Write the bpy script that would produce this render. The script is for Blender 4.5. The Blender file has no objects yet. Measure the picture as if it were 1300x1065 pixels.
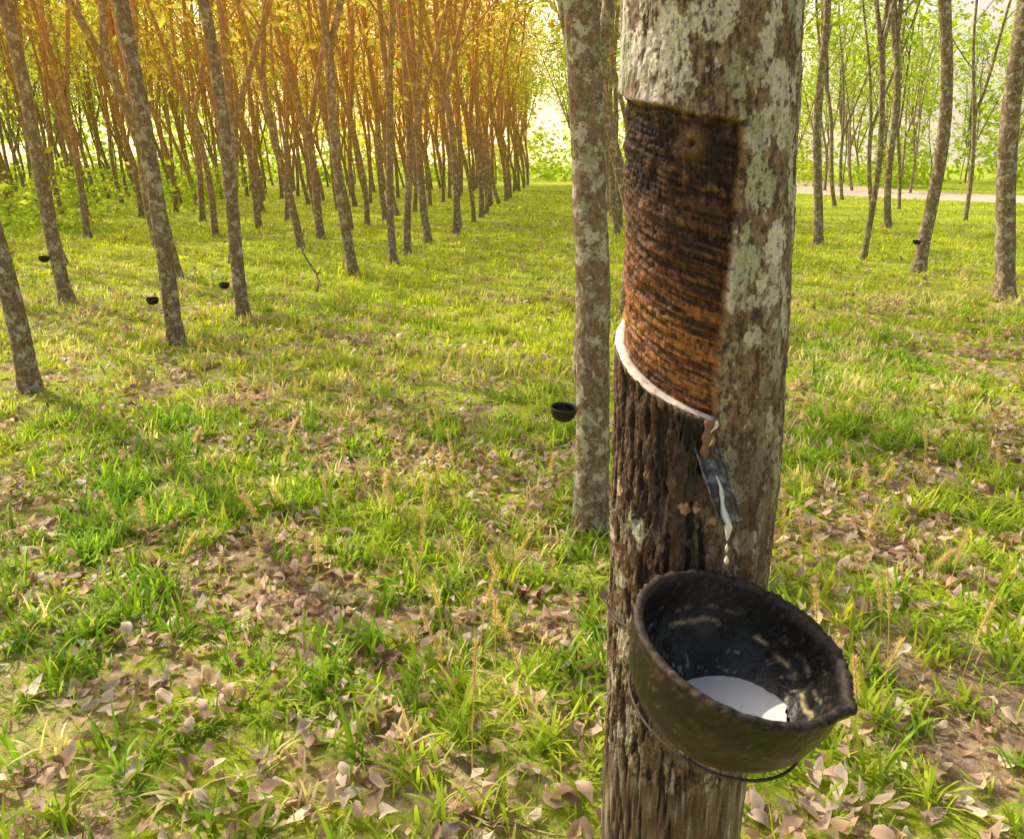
import bpy, math, numpy as np
from mathutils import Vector
rng=np.random.default_rng(11)
D=math.radians
scene=bpy.context.scene
COL=scene.collection

# ---------------------------------------------------------------- helpers
def h3(ix,iy,iz,s):
    h=(ix*374761393+iy*668265263+iz*1440662683+s*1274126177)&0xFFFFFFFF
    h=((h^(h>>13))*1274126177)&0xFFFFFFFF
    h=h^(h>>16)
    return h/4294967295.0
def vn(x,y,z=0.0,s=0):
    x,y,z=np.broadcast_arrays(np.asarray(x,float),np.asarray(y,float),np.asarray(z,float))
    xi=np.floor(x).astype(np.int64);yi=np.floor(y).astype(np.int64);zi=np.floor(z).astype(np.int64)
    fx=x-xi;fy=y-yi;fz=z-zi
    fx=fx*fx*(3-2*fx);fy=fy*fy*(3-2*fy);fz=fz*fz*(3-2*fz)
    def L(a,b,t): return a+(b-a)*t
    c=[[[h3(xi+i,yi+j,zi+k,s) for k in (0,1)] for j in (0,1)] for i in (0,1)]
    a=L(L(c[0][0][0],c[1][0][0],fx),L(c[0][1][0],c[1][1][0],fx),fy)
    b=L(L(c[0][0][1],c[1][0][1],fx),L(c[0][1][1],c[1][1][1],fx),fy)
    return L(a,b,fz)
def fbm(x,y,z=0.0,o=4,s=0):
    r=0;a=.5;t=0
    for i in range(o):
        r=r+a*vn(np.asarray(x)*2**i,np.asarray(y)*2**i,np.asarray(z)*2**i,s+i*7);t+=a;a*=.55
    return r/t
def ss(a,b,x):
    t=np.clip((x-a)/(b-a),0,1);return t*t*(3-2*t)
def mixc(c,d,m):
    m=np.asarray(m)[...,None];return c*(1-m)+np.asarray(d)*m

def mesh(name,V,F,mats,col=None,smooth=True,midx=None,loc=(0,0,0),parent=None,link=True):
    V=np.asarray(V,dtype=np.float32).reshape(-1,3);F=np.asarray(F,dtype=np.int32)
    k=F.shape[1]
    me=bpy.data.meshes.new(name)
    me.vertices.add(len(V));me.vertices.foreach_set('co',V.ravel())
    me.loops.add(F.size);me.loops.foreach_set('vertex_index',F.ravel())
    me.polygons.add(len(F));me.polygons.foreach_set('loop_start',np.arange(0,F.size,k,dtype=np.int32))
    if midx is not None: me.polygons.foreach_set('material_index',np.asarray(midx,dtype=np.int32))
    me.update(calc_edges=True)
    me.polygons.foreach_set('use_smooth',np.full(len(F),smooth,dtype=bool))
    for m in (mats if isinstance(mats,(list,tuple)) else [mats]): me.materials.append(m)
    if col is not None:
        col=np.asarray(col,dtype=np.float32).reshape(len(V),-1)
        if col.shape[1]==3: col=np.concatenate([col,np.ones((len(V),1),np.float32)],1)
        a=me.attributes.new('col','FLOAT_COLOR','POINT');a.data.foreach_set('color',col.ravel())
    me.update()
    ob=bpy.data.objects.new(name,me);ob.location=loc
    if link: COL.objects.link(ob)
    if parent: ob.parent=parent
    return ob
def grid_faces(n,m,wrap=False):
    i=np.arange(n-1)[:,None];j=np.arange(m if wrap else m-1)[None,:]
    j2=(j+1)%m
    return np.stack([i*m+j,i*m+j2,(i+1)*m+j2,(i+1)*m+j],-1).reshape(-1,4)

def newmat(name):
    m=bpy.data.materials.new(name);m.use_nodes=True;nt=m.node_tree;nt.nodes.clear()
    o=nt.nodes.new('ShaderNodeOutputMaterial');return m,nt,o
def N(nt,t,**k):
    n=nt.nodes.new(t)
    for a,b in k.items(): setattr(n,a,b)
    return n
def ramp(nt,fac,stops):
    r=N(nt,'ShaderNodeValToRGB');e=r.color_ramp.elements
    while len(e)<len(stops): e.new(.5)
    for i,(p,c) in enumerate(stops):
        e[i].position=p;e[i].color=tuple(c)+(1,)
    nt.links.new(fac,r.inputs[0]);return r.outputs[0]
def noise(nt,vec,scale,detail=4,rough=.55):
    n=N(nt,'ShaderNodeTexNoise');n.inputs['Scale'].default_value=scale;n.inputs['Detail'].default_value=detail
    n.inputs['Roughness'].default_value=rough
    if vec is not None: nt.links.new(vec,n.inputs['Vector'])
    return n.outputs['Fac']
def mixn(nt,f,a,b,mode='MIX'):
    m=N(nt,'ShaderNodeMix',data_type='RGBA',blend_type=mode)
    for s,v in ((m.inputs[0],f),(m.inputs[6],a),(m.inputs[7],b)):
        if hasattr(v,'is_output'): nt.links.new(v,s)
        elif isinstance(v,(int,float)): s.default_value=v
        else: s.default_value=tuple(v)+(1,)
    return m.outputs[2]
def mapr(nt,v,a,b,c=0,d=1):
    m=N(nt,'ShaderNodeMapRange');nt.links.new(v,m.inputs[0])
    for i,x in enumerate((a,b,c,d)): m.inputs[i+1].default_value=x
    return m.outputs[0]
def mth(nt,op,a,b=None):
    m=N(nt,'ShaderNodeMath',operation=op)
    for s,v in ((m.inputs[0],a),(m.inputs[1],b)):
        if v is None: continue
        if hasattr(v,'is_output'): nt.links.new(v,s)
        else: s.default_value=v
    return m.outputs[0]

def mat_attr(name,rough=.75,noise_scale=300,nstr=.35,bump=.3,bdist=.001,alpharough=False,spec=.3):
    m,nt,o=newmat(name);b=N(nt,'ShaderNodeBsdfPrincipled')
    a=N(nt,'ShaderNodeAttribute',attribute_name='col')
    tc=N(nt,'ShaderNodeTexCoord')
    nz=noise(nt,tc.outputs['Object'],noise_scale,5,.65)
    f=mapr(nt,nz,.3,.7,1-nstr,1+nstr)
    vm=N(nt,'ShaderNodeVectorMath',operation='SCALE');nt.links.new(a.outputs['Color'],vm.inputs[0]);nt.links.new(f,vm.inputs['Scale'])
    nt.links.new(vm.outputs[0],b.inputs['Base Color'])
    b.inputs['Roughness'].default_value=rough;b.inputs['Specular IOR Level'].default_value=spec
    if alpharough: nt.links.new(a.outputs['Alpha'],b.inputs['Roughness'])
    bp=N(nt,'ShaderNodeBump');bp.inputs['Strength'].default_value=bump;bp.inputs['Distance'].default_value=bdist
    nt.links.new(nz,bp.inputs['Height']);nt.links.new(bp.outputs[0],b.inputs['Normal'])
    nt.links.new(b.outputs[0],o.inputs[0]);return m

def mat_leafattr(name,trans=.45):
    m,nt,o=newmat(name)
    a=N(nt,'ShaderNodeAttribute',attribute_name='col')
    d=N(nt,'ShaderNodeBsdfPrincipled');d.inputs['Roughness'].default_value=.5;d.inputs['Specular IOR Level'].default_value=.25
    t=N(nt,'ShaderNodeBsdfTranslucent');x=N(nt,'ShaderNodeMixShader');x.inputs[0].default_value=trans
    nt.links.new(a.outputs['Color'],d.inputs['Base Color'])
    vm=N(nt,'ShaderNodeVectorMath',operation='MULTIPLY');vm.inputs[1].default_value=(1.35,1.35,.8)
    nt.links.new(a.outputs['Color'],vm.inputs[0]);nt.links.new(vm.outputs[0],t.inputs[0])
    nt.links.new(d.outputs[0],x.inputs[1]);nt.links.new(t.outputs[0],x.inputs[2]);nt.links.new(x.outputs[0],o.inputs[0]);return m

def glowfac(nt):  # mask by world position for golden light painted into leaf and bark colour
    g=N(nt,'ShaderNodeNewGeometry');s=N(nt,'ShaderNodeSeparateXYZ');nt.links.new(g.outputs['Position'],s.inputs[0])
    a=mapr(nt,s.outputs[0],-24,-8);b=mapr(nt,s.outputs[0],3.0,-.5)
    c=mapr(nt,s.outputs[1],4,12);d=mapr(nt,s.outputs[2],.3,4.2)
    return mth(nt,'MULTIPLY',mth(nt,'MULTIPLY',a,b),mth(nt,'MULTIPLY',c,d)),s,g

def mat_canopy():
    m,nt,o=newmat('canopy_leaves')
    w,s,g=glowfac(nt)
    nz=noise(nt,g.outputs['Position'],.5,3);nz2=noise(nt,g.outputs['Position'],6,1)
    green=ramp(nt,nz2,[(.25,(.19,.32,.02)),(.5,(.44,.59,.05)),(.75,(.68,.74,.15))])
    glowcol=ramp(nt,nz2,[(.25,(.58,.37,.04)),(.5,(.90,.58,.11)),(.75,(.93,.74,.30))])  # yellow-orange leaf tones imitating the backlit glow
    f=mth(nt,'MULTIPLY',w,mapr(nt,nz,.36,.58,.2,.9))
    c=mixn(nt,f,green,glowcol)
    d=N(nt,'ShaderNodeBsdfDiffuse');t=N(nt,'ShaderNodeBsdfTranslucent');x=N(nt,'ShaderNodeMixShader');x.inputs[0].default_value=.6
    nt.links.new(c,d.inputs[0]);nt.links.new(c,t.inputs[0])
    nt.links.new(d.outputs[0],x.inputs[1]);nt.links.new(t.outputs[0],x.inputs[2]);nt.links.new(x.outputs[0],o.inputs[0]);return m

def mat_bark():
    m,nt,o=newmat('rubber_bark')
    w,s,g=glowfac(nt);tc=N(nt,'ShaderNodeTexCoord');P=tc.outputs['Object']
    mp=N(nt,'ShaderNodeMapping');mp.inputs['Scale'].default_value=(1,1,.6);nt.links.new(P,mp.inputs[0])
    n1=noise(nt,mp.outputs[0],48,7,.7);n2=noise(nt,P,13,7,.72);n3=noise(nt,P,90,5,.65);n4=noise(nt,P,19,7,.7)
    base=ramp(nt,n1,[(.3,(.085,.055,.035)),(.5,(.24,.165,.105)),(.72,(.37,.28,.19))])
    li=mixn(nt,mapr(nt,n2,.53,.57,0,.9),base,(.58,.52,.42))
    li=mixn(nt,mapr(nt,n4,.555,.585,0,.9),li,(.37,.39,.26))
    li=mixn(nt,mapr(nt,n3,.44,.34,0,.75),li,(.08,.055,.038))
    glowcol=mixn(nt,.55,mixn(nt,1.0,li,(2.3,1.35,.7),'MULTIPLY'),(.62,.34,.16))  # bark pushed to orange: the glow between the rows, put into its colour
    c=mixn(nt,w,li,glowcol)
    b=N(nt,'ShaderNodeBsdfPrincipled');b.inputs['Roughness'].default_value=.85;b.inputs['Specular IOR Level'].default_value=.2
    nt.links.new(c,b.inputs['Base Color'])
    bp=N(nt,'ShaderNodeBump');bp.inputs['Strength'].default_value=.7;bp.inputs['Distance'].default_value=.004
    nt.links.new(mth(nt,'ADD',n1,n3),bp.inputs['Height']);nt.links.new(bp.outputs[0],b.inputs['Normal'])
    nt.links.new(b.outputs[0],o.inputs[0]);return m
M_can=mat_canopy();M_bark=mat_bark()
M_grass=mat_leafattr('grass_blades',.45);M_litter=mat_leafattr('dry_leaves',.25)

# ---------------------------------------------------------------- tube / tree
def tube(P,R,k=10,rough=0.0,seed=0):
    P=np.asarray(P,float);R=np.asarray(R,float)
    T=np.gradient(P,axis=0);T/=np.linalg.norm(T,axis=1)[:,None]+1e-9
    ref=np.array([0.13,1,.05]);A=np.cross(T,ref);A/=np.linalg.norm(A,axis=1)[:,None]+1e-9
    B=np.cross(T,A)
    th=np.linspace(0,2*np.pi,k,endpoint=False)
    rr=np.repeat(R[:,None],k,1)
    if rough>0:
        n=fbm(np.cos(th)[None]*2.2+5,np.sin(th)[None]*2.2+5,P[:,2][:,None]*9,3,seed)
        rr=rr*(1+rough*(n-.5)*2)
    V=P[:,None]+rr[...,None]*(np.cos(th)[None,:,None]*A[:,None]+np.sin(th)[None,:,None]*B[:,None])
    return V.reshape(-1,3),grid_faces(len(P),k,True)
def leafquads(C,L,W,r,droop=-.3):
    n=len(C);a=r.normal(size=(n,3));a[:,2]=a[:,2]*.5+droop;a/=np.linalg.norm(a,axis=1)[:,None]
    b=np.cross(a,r.normal(size=(n,3)));b/=np.linalg.norm(b,axis=1)[:,None]+1e-9
    L=L[:,None];W=W[:,None]
    V=np.stack([C,C+a*L*.45+b*W*.5,C+a*L,C+a*L*.45-b*W*.5],1).reshape(-1,3)
    return V,np.arange(4*n).reshape(n,4)
class Acc:
    def __init__(s): s.V=[];s.F=[];s.M=[];s.n=0
    def add(s,V,F,m): s.V.append(V);s.F.append(F+s.n);s.M.append(np.full(len(F),m));s.n+=len(V)
    def get(s): return np.concatenate(s.V),np.concatenate(s.F),np.concatenate(s.M)
def gen_tree(seed,H=9.,r0=.08,lean=(-.06,0),fork=2.8,leaves=150,trunk=None,sides=12,lsize=.2,nlimb=None,wob=.05,fine=False,start=0):
    r=np.random.default_rng(seed);A=Acc()
    nz=int(fork/(.03 if fine else .18))+4
    z=np.linspace(start,fork,nz)
    if trunk is not None:
        tp=np.asarray(trunk,float);x=np.interp(z,tp[:,0],tp[:,1]);y=np.zeros_like(z)
    else:
        ph=r.uniform(0,6.28,2);x=lean[0]*z+wob*(np.sin(z*1.3+ph[0])-np.sin(ph[0]));y=lean[1]*z+wob*(np.sin(z*1.1+ph[1])-np.sin(ph[1]))
    rad=r0*(1-.07*z)*(1+.30*np.exp(-z/.10))
    rad=np.maximum(rad,r0*.6)*(1+.25*np.exp(-((fork-z)/.2)))
    P=np.stack([x,y,z],1)
    A.add(*tube(P,rad,40 if fine else sides,.10 if fine else .07,seed),0)
    top=P[-1];tips=[]
    nl=nlimb or r.integers(2,4);az0=r.uniform(0,6.28)
    for i in range(nl):
        az=az0+i*6.28/nl+r.normal()*.4;ang=r.uniform(.10,.34)
        Ln=H-fork;t=np.linspace(0,1,12)
        hor=np.array([math.cos(az),math.sin(az),0])
        pth=top+hor*(Ln*math.tan(ang)*(t**.8))[:,None]*.8+np.array([0,0,1])*(Ln*t)[:,None]
        w=r.uniform(0,6.28,2);pth[:,0]+=.10*(np.sin(t*6+w[0])-np.sin(w[0]));pth[:,1]+=.10*(np.sin(t*5+w[1])-np.sin(w[1]))
        pth[0]=top-[0,0,.12]
        rl=r0*.62*(1-.8*t)+.006
        A.add(*tube(pth,rl,8),0)
        for k in range(r.integers(5,8)):
            tt=r.uniform(.12,.97);j=int(tt*11);p0=pth[j]
            a2=r.uniform(0,6.28);l=r.uniform(.9,2.4)*(1.15-tt*.5);u=np.linspace(0,1,6)
            hh=np.array([math.cos(a2),math.sin(a2),0])
            bp=p0+hh*(l*.65*u)[:,None]+np.array([0,0,1])*(l*(.85*u-.12*u*u))[:,None]+r.normal(size=(6,3))*.025
            bp[0]=p0
            A.add(*tube(bp,rl[j]*.45*(1-.75*u)+.003,5),0)
            tips+= [bp[-1],bp[3],bp[4]]
        tips.append(pth[-1])
    tips=np.array(tips)
    tips=tips[tips[:,2]>3.4] if len(tips[tips[:,2]>3.4]) else tips
    ti=r.integers(0,len(tips),leaves);sub=r.integers(0,4,leaves)
    off=r.normal(size=(len(tips)*4,3))*.36
    C=tips[ti]+off[ti*4+sub]+r.normal(size=(leaves,3))*.14
    A.add(*leafquads(C,r.uniform(.7,1.3,leaves)*lsize,r.uniform(.7,1.2,leaves)*lsize*.5,r),1)
    return A.get()

def place_tree(x,y,seed,**k):
    V,F,M=gen_tree(seed,**k)
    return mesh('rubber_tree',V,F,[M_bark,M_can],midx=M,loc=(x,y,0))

# individually placed trees
treeB=place_tree(.336,3.0,21,r0=.071,fork=2.35,trunk=[(0,0),(.5,-.005),(1,-.02),(1.5,-.05),(2.05,-.09),(2.4,-.12)],leaves=150,fine=True,nlimb=2)
place_tree(-3.29,5.07,3,r0=.066,lean=(-.06,0),leaves=120)
place_tree(-2.89,6.5,4,r0=.068,lean=(-.045,0),leaves=160,wob=.04,fork=3.2,fine=True)
place_tree(-2.66,7.55,5,r0=.064,lean=(-.06,0),leaves=160,wob=.04,fork=3.3,fine=True)
place_tree(-2.16,10.6,6,r0=.070,lean=(-.07,0),leaves=220,fork=2.9)
place_tree(-4.9,8.45,7,r0=.074,lean=(-.09,0),leaves=200,fork=3.0)
place_tree(5.55,8.64,8,r0=.105,lean=(-.08,0),leaves=260,fork=3.2)
place_tree(5.77,11.,9,r0=.09,lean=(-.07,0),leaves=300,fork=3.6,wob=.08)
place_tree(5.6,12.4,10,r0=.05,lean=(-.05,0),leaves=300,fork=3.2,wob=.08)
place_tree(5.8,14.8,12,r0=.085,lean=(-.06,0),leaves=350,fork=3.8)
place_tree(.50,5.3,13,r0=.065,lean=(-.01,0),leaves=200,fork=1.75,wob=.01,nlimb=3)

# thin crooked sapling
t=np.linspace(0,1,12);P=np.stack([-.13*t+.05*np.sin(t*7),0*t,.75*t],1)
V,F=tube(P,.018-.010*t,8);V2,F2=tube(np.array([P[7],P[7]+[.06,0,.12],P[7]+[.07,0,.28]]),[.008,.006,.004],6)
mesh('bare_sapling',np.concatenate([V,V2]),np.concatenate([F,F2+len(V)]),M_bark,loc=(-2.35,9.25,0))

# distant trees: one instanced object
vc=bpy.data.collections.new('rubber_tree_kinds')
NV=14
for i in range(NV):
    dense=i>=6
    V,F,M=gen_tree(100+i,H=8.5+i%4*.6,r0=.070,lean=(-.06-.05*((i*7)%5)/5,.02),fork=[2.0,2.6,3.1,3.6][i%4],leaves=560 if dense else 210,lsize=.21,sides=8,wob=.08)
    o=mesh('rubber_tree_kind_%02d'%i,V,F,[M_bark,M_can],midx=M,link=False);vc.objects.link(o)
Yk=[0,5.07,6.5,7.55,10.6,12.9,16.8,31.7,60,90];Xk=[-4.2,-3.29,-2.89,-2.66,-2.16,-1.76,-1.35,-.31,1.3,3.0]
def XL(y): return np.interp(y,Yk,Xk)
pts=[]
for k in range(0,14):
    y={0:11.7,1:10.3}.get(k,6.5+rng.uniform(0,1.5))
    while y<58:
        x=XL(y)-2.4*k+rng.normal()*.12
        if x>-.72*y-2: pts.append((x,y+rng.normal()*.15))
        y+=rng.uniform(1.5,2.1) if k<2 else rng.uniform(1.8,2.6)
y=7.8
while y<58:
    pts.append((XL(y)+3.75+rng.normal()*.1+(.1 if y<12 else 0),y));y+=rng.uniform(1.8,2.4)
pts+=[(12.,20.9),(11.2,27.5),(12.7,26),(11.6,25.5),(6.3,19),(6.6,23.5),(8.9,18.6),(16,24),(7.2,29),(8,35),(9,41),(13.5,32.5),(10.5,36),(18.5,27),(10.2,50),(13,47),(20,40),(26,42),(23,50),(30,48),(17,58),(26,60),(34,60),(12,62),(38,52)]
for k in range(40): pts.append((rng.uniform(12,50),rng.uniform(42,75)))
for p in [(-8,5),(-5.6,6),(6,4.5)]: pts.append(p)
pts=np.array(pts);n=len(pts)
me=bpy.data.meshes.new('distant_rubber_trees');me.vertices.add(n)
me.vertices.foreach_set('co',np.concatenate([pts,np.zeros((n,1))],1).astype(np.float32).ravel())
a=me.attributes.new('idx','INT','POINT');idx=np.where(pts[:,1]<17,rng.integers(0,6,n),rng.integers(6,NV,n));a.data.foreach_set('value',idx.astype(np.int32))
a=me.attributes.new('scl','FLOAT_VECTOR','POINT');sc=rng.uniform(.85,1.15,n);a.data.foreach_set('vector',np.stack([sc*rng.uniform(.9,1.15,n),sc,sc],1).astype(np.float32).ravel())
rot=np.zeros((n,3),np.float32);rot[:,2]=rng.uniform(-.6,.6,n);rot[:,0]=rng.normal(0,.03,n);rot[:,1]=rng.normal(-.03,.05,n)
a=me.attributes.new('rotv','FLOAT_VECTOR','POINT');a.data.foreach_set('vector',rot.ravel())
dt=bpy.data.objects.new('distant_rubber_trees',me);COL.objects.link(dt)
ng=bpy.data.node_groups.new('scatter_trees','GeometryNodeTree')
ng.interface.new_socket('Geometry',in_out='INPUT',socket_type='NodeSocketGeometry');ng.interface.new_socket('Geometry',in_out='OUTPUT',socket_type='NodeSocketGeometry')
gi=ng.nodes.new('NodeGroupInput');go=ng.nodes.new('NodeGroupOutput');ip=ng.nodes.new('GeometryNodeInstanceOnPoints')
ci=ng.nodes.new('GeometryNodeCollectionInfo');ci.inputs['Collection'].default_value=vc;ci.inputs['Separate Children'].default_value=True;ci.inputs['Reset Children'].default_value=True
ip.inputs['Pick Instance'].default_value=True
def na(nm,ty):
    q=ng.nodes.new('GeometryNodeInputNamedAttribute');q.data_type=ty;q.inputs[0].default_value=nm;return [s for s in q.outputs if s.enabled and s.name=='Attribute'][0]
L=ng.links.new
L(gi.outputs[0],ip.inputs['Points']);L(ci.outputs[0],ip.inputs['Instance']);L(na('idx','INT'),ip.inputs['Instance Index'])
L(na('scl','FLOAT_VECTOR'),ip.inputs['Scale']);L(na('rotv','FLOAT_VECTOR'),ip.inputs['Rotation']);L(ip.outputs[0],go.inputs[0])
md=dt.modifiers.new('scatter','NODES');md.node_group=ng

# distant foliage mass + undergrowth
def cloud(name,centres,rad,per,size,seed):
    r=np.random.default_rng(seed);C=np.repeat(centres,per,0)+r.normal(size=(len(centres)*per,3))*np.repeat(rad,per)[:,None]*np.array([1,1,.8])*.55
    C[:,2]=np.abs(C[:,2])
    s=size*r.uniform(.6,1.4,len(C));V,F=leafquads(C,s,s*.55,r,-.1)
    return mesh(name,V,F,M_can)
az=rng.uniform(-.85,.85,600);d=rng.uniform(64,84,600);h=rng.uniform(0,1,600)**1.4*np.where(az<.02,6.5,15)
cloud('distant_foliage',np.stack([np.sin(az)*d*1.1,np.cos(az)*d,h],1),rng.uniform(1.2,2.6,600),50,.55,5)
c=[]
for i in range(80): c.append((rng.uniform(-36,-9),rng.uniform(17,45),rng.uniform(.1,.8)))
c=np.array(c);c=c[c[:,0]<-.28*c[:,1]-2]
cloud('undergrowth_bushes',c,np.full(len(c),1.1),200,.2,6)
c=np.array([(rng.uniform(8,48),0,0) for i in range(80)]);c[:,1]=42+rng.uniform(0,14,80)+(30-c[:,0])*.35;c[:,2]=rng.uniform(0,2.6,80)
cloud('roadside_thicket',c,np.full(80,1.4),130,.28,7)

# ---------------------------------------------------------------- ground
m,nt,o=newmat('orchard_ground');g=N(nt,'ShaderNodeNewGeometry');P=g.outputs['Position']
na1=noise(nt,P,1.9,5,.65);nb=noise(nt,P,34,5,.75);nc=noise(nt,P,.25,3)
sy=N(nt,'ShaderNodeSeparateXYZ');nt.links.new(P,sy.inputs[0]);far=mapr(nt,sy.outputs[1],3,15,.02,.24)
lit=ramp(nt,nb,[(.3,(.14,.09,.055)),(.5,(.36,.25,.17)),(.7,(.58,.45,.33))])
gr=ramp(nt,nb,[(.3,(.12,.18,.015)),(.5,(.33,.42,.035)),(.72,(.54,.58,.08))])
c=mixn(nt,mapr(nt,mth(nt,'ADD',na1,far),.45,.58),lit,gr)
c=mixn(nt,mapr(nt,nc,.5,.7,0,.5),c,(.50,.54,.07))
b=N(nt,'ShaderNodeBsdfPrincipled');b.inputs['Roughness'].default_value=.95;b.inputs['Specular IOR Level'].default_value=.1
nt.links.new(c,b.inputs['Base Color']);bp=N(nt,'ShaderNodeBump');bp.inputs['Strength'].default_value=.8;bp.inputs['Distance'].default_value=.02
nt.links.new(nb,bp.inputs['Height']);nt.links.new(bp.outputs[0],b.inputs['Normal']);nt.links.new(b.outputs[0],o.inputs[0])
gx=np.linspace(-250,250,41);gy=np.linspace(-60,440,41);X,Y=np.meshgrid(gx,gy)
mesh('ground',np.stack([X,Y,0*X],-1),grid_faces(41,41),m)
# dirt road
m,nt,o=newmat('dirt_road');g=N(nt,'ShaderNodeNewGeometry');nb=noise(nt,g.outputs['Position'],2,6,.7)
c=ramp(nt,nb,[(.3,(.48,.34,.25)),(.7,(.72,.57,.46))]);b=N(nt,'ShaderNodeBsdfPrincipled');b.inputs['Roughness'].default_value=.95
nt.links.new(c,b.inputs['Base Color']);nt.links.new(b.outputs[0],o.inputs[0])
rp=np.array([(75,15),(50,19),(32,25.5),(22,31.5),(17.5,41),(18,52),(22,70),(30,100)],float)
u=np.linspace(0,7,90);cx=np.interp(u,range(8),rp[:,0]);cy=np.interp(u,range(8),rp[:,1])
kk=np.ones(9)/9;cx[4:-4]=np.convolve(cx,kk,'valid');cy[4:-4]=np.convolve(cy,kk,'valid')
RX,RY=cx.copy(),cy.copy()
T=np.gradient(np.stack([cx,cy],1),axis=0);T/=np.linalg.norm(T,axis=1)[:,None];nn=np.stack([-T[:,1],T[:,0]],1)
w=np.linspace(-1,1,7);hw=4.2+.9*(fbm(u*3,0*u,0,3,5)-.5)
V=np.zeros((90,7,3));V[:,:,0]=cx[:,None]+nn[:,0:1]*w*hw[:,None];V[:,:,1]=cy[:,None]+nn[:,1:2]*w*hw[:,None];V[:,:,2]=.006
mesh('dirt_road',V,grid_faces(90,7),m)
def onroad(x,y):
    return (np.min((x[:,None]-RX)**2+(y[:,None]-RY)**2,1)<3.7**2)

# ---------------------------------------------------------------- grass
def sampler(n,y0,y1,r):
    y=np.sqrt(r.uniform(y0*y0,y1*y1,n))
    return r.uniform(-.80,.80,n)*y+r.uniform(-.5,.5,n),y
def gmask(x,y): return .65*fbm(x*2.9+40,y*2.9+3,0,3,2)+.35*fbm(x*.8+4,y*.8+3,0,2,22)
def blades(x,y,L,W,az,bend,col):
    n=len(x);t=np.array([0,.3,.62,.85,1.]);wp=np.array([.7,1,.85,.5,.04])
    hx=np.cos(az)[:,None];hy=np.sin(az)[:,None];L_=L[:,None];be=bend[:,None]
    hor=L_*np.sin(be)*t**1.5;z=L_*(np.cos(be*.6)*t-.45*be*t**2.6*np.abs(np.sin(be)));z=np.maximum(z,.002)
    px=x[:,None]+hx*hor;py=y[:,None]+hy*hor
    w=W[:,None]*wp*.5
    V=np.empty((n,5,2,3));V[:,:,0,0]=px-hy*w;V[:,:,0,1]=py+hx*w;V[:,:,1,0]=px+hy*w;V[:,:,1,1]=py-hx*w
    V[:,:,0,2]=z;V[:,:,1,2]=z+w*.5
    b=np.arange(n)*10;q=[np.stack([b+2*i,b+2*i+1,b+2*i+3,b+2*i+2],1) for i in range(4)]
    F=np.stack(q,1).reshape(-1,4)
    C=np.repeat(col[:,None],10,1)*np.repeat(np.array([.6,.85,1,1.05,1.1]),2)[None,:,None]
    return V.reshape(-1,3),F,C.reshape(-1,3)
def grasscol(x,y,r):
    n=len(x);g=np.array([.27,.47,.035])*np.ones((n,3));yv=np.array([.64,.70,.06]);dry=np.array([.80,.68,.38])
    f=np.clip(fbm(x*.5,y*.5,0,3,9)*1.6-.28+r.normal(size=n)*.22+.35*ss(4,12,y),0,1)
    c=mixc(g,yv,f)
    dm=(r.uniform(0,1,n)<.08+.34*ss(.45,.58,fbm(x*.4+9,y*.55,0,2,31))*ss(3.8,5.5,y)*ss(14,8,y));c[dm]=dry
    return c*r.uniform(.78,1.18,n)[:,None]
acc=[]
r=np.random.default_rng(5)
def layer(nt_,y0,y1,per,Lr,Wr,spread,thr,b0=.25,b1=1.4):
    x,y=sampler(nt_,y0,y1,r)
    k=(gmask(x,y)+r.normal(size=nt_)*.06>thr)&~onroad(x,y);x=x[k];y=y[k];n=len(x)
    cc=grasscol(x,y,r);s=r.uniform(.6,1.25,n)
    X=np.repeat(x,per)+r.normal(size=n*per)*spread;Y=np.repeat(y,per)+r.normal(size=n*per)*spread
    Ln=r.uniform(*Lr,n*per)*np.repeat(s,per);W=r.uniform(*Wr,n*per)
    col=np.repeat(cc,per,0)*r.uniform(.82,1.18,n*per)[:,None]
    acc.append(blades(X,Y,Ln,W,r.uniform(0,6.283,n*per),r.uniform(b0,b1,n*per),col))
layer(2100,1.0,4.5,14,(.05,.15),(.006,.013),.022,.445)
layer(2100,1.0,4.5,8,(.03,.08),(.004,.008),.04,.385)
layer(4600,4.5,9,12,(.05,.125),(.008,.014),.045,.425)
layer(5400,9,18,9,(.06,.12),(.013,.021),.08,.40)
layer(7000,18,46,5,(.05,.11),(.03,.05),.14,.33)
off=0;VV=[];FF=[];CC=[]
for V,F,C in acc: VV.append(V);FF.append(F+off);CC.append(C);off+=len(V)
mesh('grass',np.concatenate(VV),np.concatenate(FF),M_grass,col=np.clip(np.concatenate(CC),0,.85))

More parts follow.
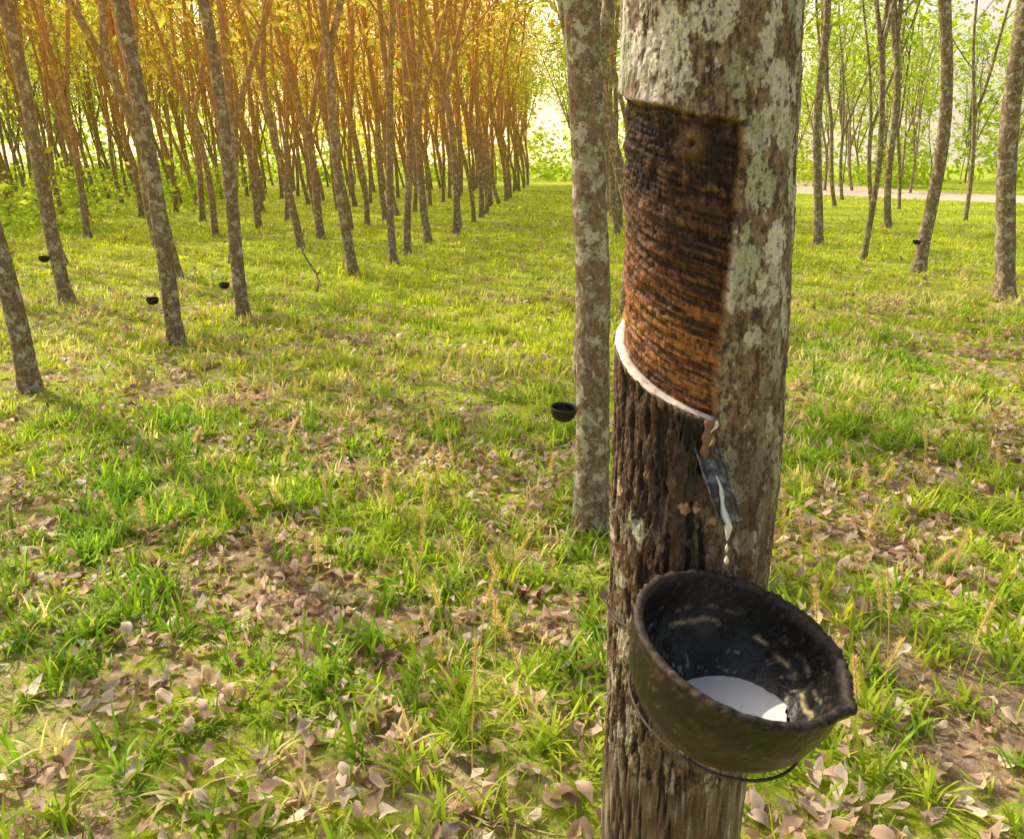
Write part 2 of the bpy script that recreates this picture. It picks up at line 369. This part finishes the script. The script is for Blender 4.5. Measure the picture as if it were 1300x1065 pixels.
# seed-head grass stalks
VV=[];FF=[];CC=[];off=0
spots=[(-.22,2.15),(-.10,2.1),(-.02,2.4),(.05,1.75),(-.16,1.8),(-.25,1.95),(.95,2.1),(1.15,2.1),(1.3,2.25),(1.25,2.5),(1.05,2.7),(1.25,1.85),(-.35,2.6),(1.5,3.0),(.85,3.3),(.8,4.0),(-.1,1.6),(1.0,1.8),(.9,1.7),(1.1,1.95),(-.05,2.0),(-.3,2.3)]
for i in range(150):
    yy=r.uniform(2.3,9);spots.append((r.uniform(-.6,.7)*yy,yy))
for q,(sx,sy) in enumerate(spots):
    H=r.uniform(.26,.38) if q<22 else r.uniform(.18,.34);a=r.uniform(0,6.28);le=r.uniform(.1,.45);t=np.linspace(0,1,8)
    P=np.stack([sx+math.cos(a)*le*H*t**2,sy+math.sin(a)*le*H*t**2,H*t],1)
    V,F=tube(P,np.full(8,.0015),4);VV.append(V);FF.append(F+off);off+=len(V);CC.append(np.tile([.62,.54,.2],(len(V),1)))
    nh=190;tt=r.uniform(.62,1.02,nh);c=np.stack([np.interp(tt,t,P[:,j]) for j in range(3)],1)
    a3=r.normal(size=(nh,3));a3[:,2]=np.abs(a3[:,2])*.7+.5;a3/=np.linalg.norm(a3,axis=1)[:,None]
    b=np.cross(a3,r.normal(size=(nh,3)));b/=np.linalg.norm(b,axis=1)[:,None];ln=r.uniform(.009,.020,nh)[:,None]
    V=np.stack([c-b*.0010,c+b*.0010,c+a3*ln+b*.0004,c+a3*ln-b*.0004],1).reshape(-1,3)
    VV.append(V);FF.append(np.arange(4*nh).reshape(nh,4)+off);off+=len(V);CC.append(np.tile([.84,.68,.38],(len(V),1)))
mesh('seed_head_grass',np.concatenate(VV),np.concatenate(FF),M_grass,col=np.concatenate(CC))

# ---------------------------------------------------------------- leaf litter
tv=np.array([[0,0],[.3,0],[.68,0],[1,0],[.2,.30],[.45,.42],[.75,.27],[.2,-.30],[.45,-.42],[.75,-.27]])
tf=np.array([[0,4,1],[0,1,7],[1,4,5],[1,5,2],[1,2,8],[1,8,7],[2,5,6],[2,6,3],[2,3,9],[2,9,8]])
acc=[]
def litter(n,y0,y1,size,th=.445):
    x,y=sampler(n,y0,y1,r);k=(gmask(x,y)-r.uniform(-.02,.17,n)<th)&~onroad(x,y);x=x[k];y=y[k];n=len(x)
    L=size*r.uniform(.4,1.3,n);W=L*r.uniform(.38,.6,n)
    T=np.zeros((n,10,3));T[:,:,0]=tv[None,:,0]*L[:,None];T[:,:,1]=tv[None,:,1]*W[:,None]*1.2
    curl=r.normal(0.2,.5,n)*L;fold=r.normal(.12,.5,n)*W
    T[:,:,2]=((tv[None,:,0]-.5)**2*curl[:,None]*2.0)+np.abs(tv[None,:,1])*fold[:,None]+r.normal(size=(n,10))*.05*L[:,None]
    T[:,:,0]-=L[:,None]*.5
    T[:,:,:2]+=r.normal(size=(n,10,2))*.035*L[:,None,None]
    ax=r.normal(0,.35,n);ay=r.normal(0,.35,n);az=r.uniform(0,6.283,n)
    def R(T,i,j,a):
        ca=np.cos(a)[:,None];sa=np.sin(a)[:,None];p=T[:,:,i]*ca-T[:,:,j]*sa;q=T[:,:,i]*sa+T[:,:,j]*ca;T[:,:,i]=p;T[:,:,j]=q
    R(T,1,2,ax);R(T,0,2,ay);R(T,0,1,az)
    T[:,:,2]-=T[:,:,2].min(1)[:,None]*.8;T[:,:,2]+=r.uniform(.004,.030,n)[:,None]
    T[:,:,0]+=x[:,None];T[:,:,1]+=y[:,None]
    pal=np.array([[.70,.50,.38],[.80,.63,.50],[.56,.37,.26],[.84,.70,.58],[.34,.21,.13],[.72,.52,.34]])
    c=pal[r.integers(0,6,n)]*r.uniform(.75,1.1,n)[:,None]
    C=np.repeat(c[:,None],10,1);C[:,1:3]*=.75;C*=r.uniform(.88,1.1,(n,10,1))
    acc.append((T.reshape(-1,3),(tf[None]+(np.arange(n)*10)[:,None,None]).reshape(-1,3),C.reshape(-1,3)))
litter(10500,1.0,4.5,.058);litter(9500,4.5,9,.066,.43);litter(6000,9,20,.09,.41)
off=0;VV=[];FF=[];CC=[]
for V,F,C in acc: VV.append(V);FF.append(F+off);CC.append(C);off+=len(V)
mesh('leaf_litter',np.concatenate(VV),np.concatenate(FF),M_litter,col=np.clip(np.concatenate(CC),0,.85),smooth=True)
# twigs
VV=[];FF=[];off=0
for i in range(160):
    yy=math.sqrt(r.uniform(1.2,64));xx=r.uniform(-.75,.75)*yy;a=r.uniform(0,6.28);l=r.uniform(.08,.35);t=np.linspace(-.5,.5,6)
    P=np.stack([xx+math.cos(a)*l*t,yy+math.sin(a)*l*t,.02+.015*np.abs(t)+r.normal(size=6)*.004],1);P[:,:2]+=r.normal(size=(6,2))*.006
    V,F=tube(P,np.linspace(.0035,.0015,6),5);VV.append(V);FF.append(F+off);off+=len(V)
mesh('fallen_twigs',np.concatenate(VV),np.concatenate(FF),M_bark)

# ---------------------------------------------------------------- tapped tree (foreground)
C0=np.array([.167,.66]);U=-C0/np.linalg.norm(C0);RT=np.array([-U[1],U[0]])
def cutz(p): return 1.3052-.00052*p+.0015*np.sin(p*.06)
def rtrunk(z): return .0742-.0135*np.clip(z-1.25,0,.45)-.0025*ss(1.2,1.0,z)
def surf(p,z,dr=0.):
    p=np.asarray(p,float);z=np.asarray(z,float);a=np.radians(p);r_=rtrunk(z)+dr
    ox=-.0125*np.clip((z-1.25)/.37,0,1.5)
    return np.stack([C0[0]+ox+r_*(np.cos(a)*U[0]+np.sin(a)*RT[0]),C0[1]+r_*(np.cos(a)*U[1]+np.sin(a)*RT[1]),z+0*a],-1)
ph=np.concatenate([np.linspace(-118,118,420),np.linspace(124,236,20)])
zs=np.concatenate([np.linspace(0,.93,50),np.linspace(.935,1.70,900),np.linspace(1.72,3.0,70)])
Pm,Z=np.meshgrid(ph,zs);Pw=np.where(Pm>180,Pm-360,Pm)
a=np.radians(Pm);cx=np.cos(a);sx=np.sin(a)
topb=1.534-.00023*Pw
topz=topb+.006*(fbm(Pw*.05+9,0*Pw,0,4,3)-.5)
rgt=12+(Z-1.3)/.23*14+4.0*(fbm(Z*60,0*Z,0,4,8)-.5)
dcut=Z-cutz(Pw);dtop=topz-Z;drt=(rgt-Pw)*.0013;dl=(Pw+165)*.0013
dist=np.minimum(np.minimum(dcut,dtop),np.minimum(drt,dl))
pan=ss(-.0004,.0022,dist)
hfrac=np.clip(dcut/.235,0,1)
sl=dcut/(topb-cutz(Pw))*.215      # height along the old cuts: follows cut slope below, flatter above
depth=.0092-.004*hfrac
big=fbm(cx*3,sx*3,Z*22,4,1);fineN=fbm(cx*14,sx*14,Z*160,4,2)
fiss=fbm(cx*13+3,sx*13,Z*34,5,3);fiss2=fbm(cx*30,sx*30,Z*90,4,13)
crk=fbm(cx*20+3,sx*20,Z*70,4,63)
low=ss(.004,-.01,dcut)*ss(24,4,Pw+8*(fiss-.5))*ss(-175,-150,Pw)
low=np.clip(low,0,1)
dr=(big-.5)*.004+(fineN-.5)*.0028*(1-pan)
crack=ss(.46,.37,fiss)
dr+= -low*crack*.0036-(1-low)*(1-pan)*ss(.42,.34,crk)*.0013+low*(fiss2-.5)*.003
warp=.4*(fbm(Pw*.05,sl*60,0,3,19)-.5)
rid=vn(Pw*.024+3,sl/.0034+warp*3,0,17);rid2=vn(Pw*.07,sl/.0017+warp*6,0,18);rid3=fbm(Pw*.17,sl/.0034,0,4,28);rid4=fbm(Pw*.5,sl/.004,0,4,29)
ridamp=ss(1.0,.6,hfrac)*.5+.5
patch=fbm(cx*9,sx*9,Z*90,5,21)
dr+=pan*((rid-.5)*.0030*ridamp+(rid2-.5)*.0016+(rid3-.5)*.0028+(rid4-.5)*.0024+(patch-.5)*.005*(.25+.75*ss(.4,.9,hfrac)))
dr-=pan*depth
def blob(p0,z0,r0): return np.exp(-(((Pw-p0)*.0013)**2+(Z-z0)**2)/r0**2)
kn=blob(-8,1.513,.010);kn2=blob(-45,1.466,.007)
dr+=(kn*.007+kn2*.003)-.005*blob(-8,1.513,.004)+kn*(fineN-.5)*.012
dr+=(1-pan)*.0018*np.exp(-(np.maximum(-dist,0)/.006))
dr+=.02*np.exp(-Z/.10)
V=surf(Pm,Z,dr)
# colours
lf1=fbm(cx*5+7,sx*5,Z*38,5,31);lf2=fbm(cx*7+1,sx*7,Z*55,5,41);lf3=fbm(cx*22,sx*22,Z*190,4,51);lf4=fbm(cx*45,sx*45,Z*420,3,57)
hi_=ss(1.22,1.5,Z)
col=np.ones(Z.shape+(3,))*np.array([.21,.14,.09])
col=mixc(col,[.10,.064,.04],ss(.5,.4,crk)*.8)
col=mixc(col,[.34,.25,.17],ss(.5,.64,fineN)*.7)
col=mixc(col,[.32,.27,.22],ss(.45,.6,lf1)*.55*hi_)
lich=ss(.55,.585,lf1+.085*ss(1.52,1.57,Z)*ss(22,8,Pw)+.24*(lf3-.5)+.14*(lf4-.5)-.05*(1-hi_))
col=mixc(col,[.62,.56,.48],lich*.88)
gl=ss(.575,.60,lf2+.22*(lf3-.5)+.14*(lf4-.5)-.02*(1-hi_))
col=mixc(col,[.34,.34,.23],gl*.85)
for (p0,z0,r0,cc) in [(36,1.485,.020,(.42,.43,.30)),(29,1.425,.019,(.44,.44,.33)),(53,1.44,.016,(.72,.66,.58)),(50,1.40,.011,(.62,.57,.50)),(35,1.37,.010,(.56,.51,.43)),(-25,1.585,.022,(.70,.64,.56)),(5,1.60,.02,(.60,.54,.47)),(62,1.52,.014,(.42,.42,.31)),(28,1.235,.012,(.56,.50,.44)),(40,1.30,.012,(.36,.29,.22)),(58,1.34,.011,(.50,.42,.33)),(66,1.25,.012,(.50,.39,.31)),(38,1.19,.013,(.50,.43,.35)),(45,1.56,.016,(.6,.55,.47))]:
    b_=ss(.45,.60,blob(p0,z0,r0)+.9*(lf3-.5)+.5*(lf2-.5)+.5*(lf4-.5));col=mixc(col,cc,b_*.9)
col=mixc(col,[.05,.033,.022],ss(.41,.33,lf3)*.75)
col=mixc(col,[.06,.042,.03],ss(.38,.28,lf4)*.6)
col=mixc(col,[.10,.058,.033],ss(.42,.54,fbm(cx*6,sx*6,Z*12,4,61))*.65*ss(1.42,1.2,Z))
lc=np.ones(Z.shape+(3,))*np.array([.080,.043,.026]);lc=mixc(lc,[.016,.010,.008],crack);lc=mixc(lc,[.19,.12,.075],ss(.54,.66,fiss2)*.8)
lc=mixc(lc,[.32,.26,.19],ss(.56,.61,lf2+.25*(lf3-.5))*.75*ss(1.29,1.15,Z))
lc=mixc(lc,[.03,.019,.013],ss(.42,.34,lf3)*.6)
col=mixc(col,lc,low*(.97-.5*ss(1.18,1.02,Z)))
col=mixc(col,[.025,.016,.012],low*crack*.8)
for (p0,z0,r0,cc) in [(-60,1.22,.008,(.62,.46,.37)),(-38,1.192,.013,(.42,.43,.31)),(-70,1.17,.011,(.5,.42,.33)),(-20,1.10,.013,(.42,.36,.28)),(-50,1.07,.016,(.42,.36,.29)),(-52,1.135,.010,(.45,.42,.33)),(-72,1.29,.007,(.40,.30,.22)),(-65,1.02,.014,(.42,.36,.28))]:
    b_=ss(.45,.62,blob(p0,z0,r0)+.9*(lf3-.5)+.5*(lf2-.5)+.5*(lf4-.5));col=mixc(col,cc,b_*.8)
wet=np.exp(-((Pw+3-(1.26-Z)*40)/7)**2)*ss(1.30,1.28,Z)*ss(1.14,1.2,Z)
wet2=np.exp(-((Pw+22)/9)**2)*ss(1.31,1.29,Z)*ss(1.15,1.22,Z)*ss(.4,.55,fiss)
col=mixc(col,[.014,.010,.008],np.clip(wet+wet2,0,1)*.85)
for (p0,z0,r0) in [(-4,1.223,.007),(2,1.225,.005),(12,1.265,.005),(10,1.285,.006),(14,1.215,.005)]:
    b_=ss(.45,.75,blob(p0,z0,r0)+.9*(lf3-.5)+.6*(lf4-.5)+.4*(fineN-.5));col=mixc(col,[.50,.31,.23],b_*.8)
# tapping panel
pc=np.ones(Z.shape+(3,))*np.array([.29,.115,.036])
pc=mixc(pc,[.14,.053,.020],ss(.08,.44,hfrac+.25*(patch-.5)))
pc=mixc(pc,[.046,.023,.015],ss(.32,.74,hfrac+.32*(patch-.5)))
pc=mixc(pc,[.14,.075,.040],ss(.53,.64,patch)*.7*ss(.4,.7,hfrac))
lines=(.40*rid+.32*rid2+.45*rid3+.30*rid4-.235)
pc*= (.34+1.25*ss(.28,.74,lines))[...,None]
pc=mixc(pc,[.013,.008,.007],ss(.57,.65,fbm(Pw*.022,sl*230,0,5,77))*.7)
pc=mixc(pc,[.48,.23,.085],ss(.58,.68,fbm(Pw*.07,sl*330,0,4,78))*ss(.6,.05,hfrac)*.65)
pc=mixc(pc,[.012,.008,.006],ss(.43,.34,rid4)*.5)
pc=mixc(pc,[.24,.13,.07],np.clip(kn*1.2+kn2,0,1)*.8);pc=mixc(pc,[.03,.018,.01],blob(-8,1.513,.0035))
edge=ss(.006,.0,np.minimum(drt,dtop+.002));pc=mixc(pc,[.38,.24,.12],edge*ss(.35,.55,lf3)*.75)
col=mixc(col,pc,pan)
rough=.82-.28*pan*ss(.75,.1,hfrac)-.4*np.clip(wet,0,1)
A4=np.concatenate([np.clip(col,0,.85),rough[...,None]],-1).reshape(-1,4)
M_main=mat_attr('tapped_bark',.8,420,.30,.8,.0012,True,.3)
Vr=V.reshape(-1,3)-np.array([C0[0],C0[1],0])
main=mesh('tapped_rubber_tree',Vr,grid_faces(len(zs),len(ph),True),M_main,col=A4,loc=(C0[0],C0[1],0))
V,F,M=gen_tree(77,H=9,r0=.075,fork=3.05,start=2.9,leaves=120,trunk=[(0,-.018),(4,-.018)])
mesh('crown_limbs',V,F,[M_bark,M_can],midx=M,parent=main)
# latex filled cut
pp=np.linspace(-150,12.5,240);k=14;th=np.linspace(0,2*np.pi,k,endpoint=False)
PP,TH=np.meshgrid(pp,th,indexing='ij');nzz=fbm(PP*.12,TH*.8,0,3,5)
rr=(-.0040+.0046*np.cos(TH));zz=cutz(PP)+.0002+(.0023+.0018*(nzz-.5))*np.sin(TH)-.0012*np.cos(TH)
V=surf(PP,zz,rr*1.0+.0016*(nzz-.5))
cc=np.ones(PP.shape+(3,))*np.array([.80,.72,.63]);cc=mixc(cc,[.62,.38,.27],ss(.45,-.4,np.sin(TH))*.85);cc=mixc(cc,[.5,.3,.2],ss(.56,.65,nzz)*.7)
M_latex=mat_attr('latex',.25,200,.06,.1,.0004,False,.5)
mesh('latex_cut',V.reshape(-1,3)-[C0[0],C0[1],0],grid_faces(240,k,True),M_latex,col=cc,parent=main)
t=np.linspace(0,1,20);P=surf(12-4*t+1.2*np.sin(t*9),1.302-.022*t,.0014+.001*np.sin(t*6))
V,F=tube(P,.0013+.0006*np.sin(t*11),8);mesh('latex_trickle',V-[C0[0],C0[1],0],F,M_latex,col=np.tile([.76,.66,.55],(len(V),1)),parent=main)
P=surf(8.5-3*t,1.303-.034*t,.000);V,F=tube(P,.0038+.001*np.sin(t*17),8,.5,3)
mesh('cut_bark_edge',V-[C0[0],C0[1],0],F,M_main,col=np.tile([.24,.13,.085,.8],(len(V),1)),parent=main)

# ---------------------------------------------------------------- spout
S0=np.array([.1565,.590,1.279]);S1=np.array([.1735,.561,1.224])
ax=(S1-S0)/np.linalg.norm(S1-S0);side=np.cross(ax,[0,-1,.25]);side/=np.linalg.norm(side);up=np.cross(side,ax)
if up[1]>0: up=-up
n=26;t=np.linspace(0,1,n);w=.0100*(1-.05*t)
prof=[(-1,.55),(-.92,.1),(-.6,-.3),(0,-.42),(.6,-.3),(.92,.1),(1,.55),(.88,.55),(.80,.16),(.5,-.14),(0,-.25),(-.5,-.14),(-.8,.16),(-.88,.55)]
V=np.zeros((n,14,3))
for i in range(n):
    c=S0+(S1-S0)*t[i]
    for j,(u_,v_) in enumerate(prof): V[i,j]=c+side*u_*w[i]+up*(v_*w[i]+.0012*math.sin(t[i]*3))
V+= (fbm(V[...,0]*300,V[...,1]*300,V[...,2]*300,3,4)[...,None]-.5)*.0010
nzc=fbm(V[...,0]*220,V[...,1]*220,V[...,2]*220,4,9)
cc=np.ones((n,14,3))*np.array([.060,.068,.072]);cc=mixc(cc,[.30,.31,.31],ss(.54,.62,nzc)*.7);cc=mixc(cc,[.14,.08,.05],ss(.44,.36,nzc)*.7)
M_metal=mat_attr('weathered_tin',.42,500,.5,.5,.0006,False,.6)
for nd in M_metal.node_tree.nodes:
    if nd.type=='BSDF_PRINCIPLED': nd.inputs['Metallic'].default_value=.3
F=grid_faces(n,14,True);caps=np.array([[0,1,12,13],[1,2,11,12],[2,3,10,11],[3,4,9,10],[4,5,8,9],[5,6,7,8]])
F=np.concatenate([F,caps,caps[:,::-1]+(n-1)*14])
sp=mesh('tapping_spout',V.reshape(-1,3)-S0,F,M_metal,col=cc,loc=tuple(S0),smooth=False)
t=np.linspace(.40,1,26);P=(S1-S0)*t[:,None]+up*(.0002)+side*(.0016*np.sin(t*9)+.002*(t-.6))[:,None]
V,F=tube(np.concatenate([P,[P[-1]+[0,-.0008,-.003],P[-1]+[0,-.001,-.009],P[-1]+[0,-.001,-.014]]]),np.concatenate([.0006+.0032*((t-.40)/.60)**.8*(.75+.25*np.sin(t*23)),[.0034,.0018,.0006]]),9)
mesh('latex_stream',V,F,M_latex,col=np.tile([.82,.81,.77],(len(V),1)),parent=sp)
def drop(dz,rad,L,dx=0):
    u=np.linspace(0,1,12);p=P[-1]+np.stack([dx+0*u,-.001+0*u,-dz-L*u],1)
    return tube(p,rad*np.sin(np.pi*np.clip(u,.02,.98))**.7*(.4+.6*u),10)
VV=[];FF=[];off=0
for q in [(.0165,.0019,.008),(.0275,.0027,.008,.0006)]:
    V,F=drop(*q);VV.append(V);FF.append(F+off);off+=len(V)
mesh('latex_drops',np.concatenate(VV),np.concatenate(FF),M_latex,col=np.tile([.84,.76,.58],(off,1)),parent=sp)

# ---------------------------------------------------------------- cup
def rotm(ax_,a):
    c,s=math.cos(a),math.sin(a)
    return np.array({'x':[[1,0,0],[0,c,-s],[0,s,c]],'y':[[c,0,s],[0,1,0],[-s,0,c]]}[ax_])
def cup(name,loc,R,Dp,roll,pit,seg=220,hi=True,level=None):
    t=np.linspace(0,1,44)*np.pi/2
    ro=R*np.sin(t)**.80;zo=-Dp*np.cos(t)**.88;zo=np.maximum(zo,-Dp*.955)
    ri=(R-.0052)*np.sin(t[::-1])**.80;zi=-(Dp-.006)*np.cos(t[::-1])**.88
    rimr=[R+.0015,R+.0022,R+.0010,R-.0025,R-.0050];rimz=[.0005,.0025,.0048,.0052,.0030]
    pr=np.concatenate([ro,rimr,ri]);pz=np.concatenate([zo,rimz,zi]);n=len(pr);pr[0]=1e-4;pr[-1]=1e-4
    th=np.linspace(0,2*np.pi,seg,endpoint=False);PR,TH=np.meshgrid(pr,th,indexing='ij');PZ=np.repeat(pz[:,None],seg,1)
    c,s=np.cos(TH),np.sin(TH);isr=np.exp(-((PZ-.003)/.006)**2);inn=(np.arange(n)>46)[:,None]*np.ones_like(TH)
    f1=fbm(c*PR/R*9,s*PR/R*9,PZ*150,4,3);f2=fbm(c*26,s*26,PZ*420,4,5);f3=fbm(c*4+3,s*4,PZ*50,4,8)
    if hi:
        lip=np.exp(-(((TH+.62+np.pi)%(2*np.pi)-np.pi)/.085)**2)*ss(-.014,.0,PZ)
        PR=PR+isr*((f2-.5)*.005)+lip*.006+(1-inn)*(f1-.5)*.0018+inn*(f1-.5)*.0018
        PZ=PZ+isr*(f1-.45)*.004+isr*(f2-.45)*.004-lip*.002
    V=np.stack([PR*c,PR*s,PZ],-1)@ (rotm('y',roll)@rotm('x',pit)).T
    col=np.ones(TH.shape+(3,))*np.array([.010,.0070,.0060]);col=mixc(col,[.060,.028,.014],ss(.54,.70,f3)*.7);col=mixc(col,[.006,.005,.005],ss(.5,.38,f1)*.8)
    col=mixc(col,[.13,.095,.065],ss(.69,.74,f2)*.4)
    ic=np.ones(TH.shape+(3,))*np.array([.012,.011,.009]);ic=mixc(ic,[.040,.052,.048],ss(.42,.60,f3)*ss(-.02,-.05,PZ)*.9)
    ic=mixc(ic,[.10,.075,.05],ss(.60,.70,f2)*.6*ss(-.05,-.01,PZ))
    lv=-.047+.016*(f3-.5)+.012*np.sin(TH+.6);band=np.exp(-((PZ-lv)/.0015)**2)*ss(.40,.48,fbm(c*3,s*3,0,3,12))
    ic=mixc(ic,[.58,.45,.26],band*.85)
    band=np.exp(-((PZ-lv-.011)/.0009)**2)*ss(.5,.56,fbm(c*8+4,s*8,0,3,14));ic=mixc(ic,[.40,.34,.24],band*.5)
    wl=np.abs(fbm(c*PR/R*4,s*PR/R*4,PZ*25,3,23)-.5);ic=mixc(ic,[.42,.35,.22],ss(.012,.003,wl)*ss(-.035,-.05,PZ)*.7)
    col=mixc(col,ic,inn)
    col=mixc(col,[.060,.042,.030],isr*.8*ss(.35,.6,f2))
    rough=.36+.34*isr-.08*inn*(1-isr)+.35*(f1-.5)
    ob=mesh(name,V.reshape(-1,3),grid_faces(n,seg,True),M_cup,col=np.concatenate([col,np.clip(rough,.15,.95)[...,None]],-1),loc=loc)
    if level is not None:
        rr_=np.linspace(0,1,14);TT=np.linspace(0,2*np.pi,140,endpoint=False);RR,TT=np.meshgrid(rr_,TT,indexing='ij')
        rad=level[1]*(1+.24*(fbm(np.cos(TT)*2.6,np.sin(TT)*2.6,0,5,3)-.5)*2)
        V=np.stack([RR*rad*np.cos(TT)+level[2],RR*rad*np.sin(TT)+level[3],np.full(RR.shape,level[0])-.0010*RR**6],-1)
        mesh('latex_pool',V.reshape(-1,3),grid_faces(14,140,True),M_latex,col=np.tile([.92,.92,.90],(14*140,1)),parent=ob)
    return ob
M_cup=mat_attr('latex_stained_cup',.35,260,.35,.5,.0014,True,.38)
CC0=(.1700,.502,1.154)
cu=cup('latex_cup',CC0,.0795,.085,D(12),D(7),level=(-.0640,.050,-.004,.006))
M_wire=mat_attr('rusty_wire',.6,300,.3,.2,.0003)
th=np.linspace(0,2*np.pi,80);rw=.0668;Rm=rotm('y',D(12))@rotm('x',D(7))
P=np.stack([rw*1.02*np.cos(th),rw*1.02*np.sin(th),np.full(80,-.060)],1)@Rm.T
V,F=tube(P,np.full(80,.0012),6)
P2=np.array([P[20],P[20]+[0,.02,-.002],P[20]+[0,.05,-.012]]);V2,F2=tube(P2,[.0012]*3,6)
mesh('cup_wire',np.concatenate([V,V2]),np.concatenate([F,F2+len(V)]),M_wire,col=np.tile([.06,.045,.035],(len(V)+len(V2),1)),parent=cu)
pp=np.linspace(-180,180,100);P=surf(pp,1.085+.01*np.cos(np.radians(pp)),.002);V,F=tube(P,np.full(100,.0012),6)
mesh('trunk_wire',V-[C0[0],C0[1],0],F,M_wire,col=np.tile([.06,.045,.035],(len(V),1)),parent=main)
for (x,y,z,R) in [(.205,2.90,.57,.052),(-3.01,6.42,.40,.05),(-2.78,7.45,.37,.05),(-5.02,8.35,.52,.055),(5.63,10.88,.45,.055)]:
    cup('latex_cup',(x,y,z),R,R*1.05,D(4),D(4),seg=40,hi=False,level=(-R*.75,R*.5,0,0))

# ---------------------------------------------------------------- light / camera
EL=D(44);AZ=D(-52)   # azimuth measured from +Y; negative = to the left
sd=np.array([math.sin(AZ)*math.cos(EL),math.cos(AZ)*math.cos(EL),math.sin(EL)])
sun=bpy.data.lights.new('sun','SUN');sun.energy=5.0;sun.angle=D(.6);sun.color=(1,.88,.66)
so=bpy.data.objects.new('sun',sun);COL.objects.link(so);so.rotation_euler=Vector(sd).to_track_quat('Z','Y').to_euler()
w=bpy.data.worlds.new('World');scene.world=w;w.use_nodes=True;nt=w.node_tree
bg=nt.nodes['Background'];sky=nt.nodes.new('ShaderNodeTexSky');sky.sky_type='NISHITA';sky.sun_disc=False
sky.sun_elevation=EL;sky.sun_rotation=AZ;sky.dust_density=7.;sky.ozone_density=.3;sky.air_density=1.
# haze and glow added to the sky colour as fill: whitish at horizon, golden front-left
tc=N(nt,'ShaderNodeTexCoord');sep=N(nt,'ShaderNodeSeparateXYZ');nt.links.new(tc.outputs['Generated'],sep.inputs[0])
hz=mth(nt,'POWER',mapr(nt,sep.outputs[2],0,.75,1,0),2.0)
dp=N(nt,'ShaderNodeVectorMath',operation='DOT_PRODUCT');nt.links.new(tc.outputs['Generated'],dp.inputs[0])
gd=Vector((math.sin(D(-24)),math.cos(D(-24)),.25)).normalized();dp.inputs[1].default_value=gd
gl=mth(nt,'POWER',mapr(nt,dp.outputs['Value'],0,1),5.0)
def scl(c,f):
    v=N(nt,'ShaderNodeVectorMath',operation='SCALE');v.inputs[0].default_value=c;nt.links.new(f,v.inputs['Scale']);return v.outputs[0]
def add(a,b):
    v=N(nt,'ShaderNodeVectorMath',operation='ADD');nt.links.new(a,v.inputs[0]);nt.links.new(b,v.inputs[1]);return v.outputs[0]
tot=add(add(sky.outputs[0],scl((5.4,4.8,3.8),hz)),scl((15.0,8.6,3.0),gl))
nt.links.new(tot,bg.inputs[0]);bg.inputs[1].default_value=.15
cam=bpy.data.cameras.new('camera');cam.sensor_width=36;cam.lens=36*982/1300;cam.shift_y=-45/1300;cam.clip_start=.05;cam.clip_end=1500
co=bpy.data.objects.new('camera',cam);COL.objects.link(co);co.location=(0,0,1.5);co.rotation_euler=(D(90-16),0,0);scene.camera=co
scene.view_settings.view_transform='Standard';scene.view_settings.look='None';scene.view_settings.exposure=0
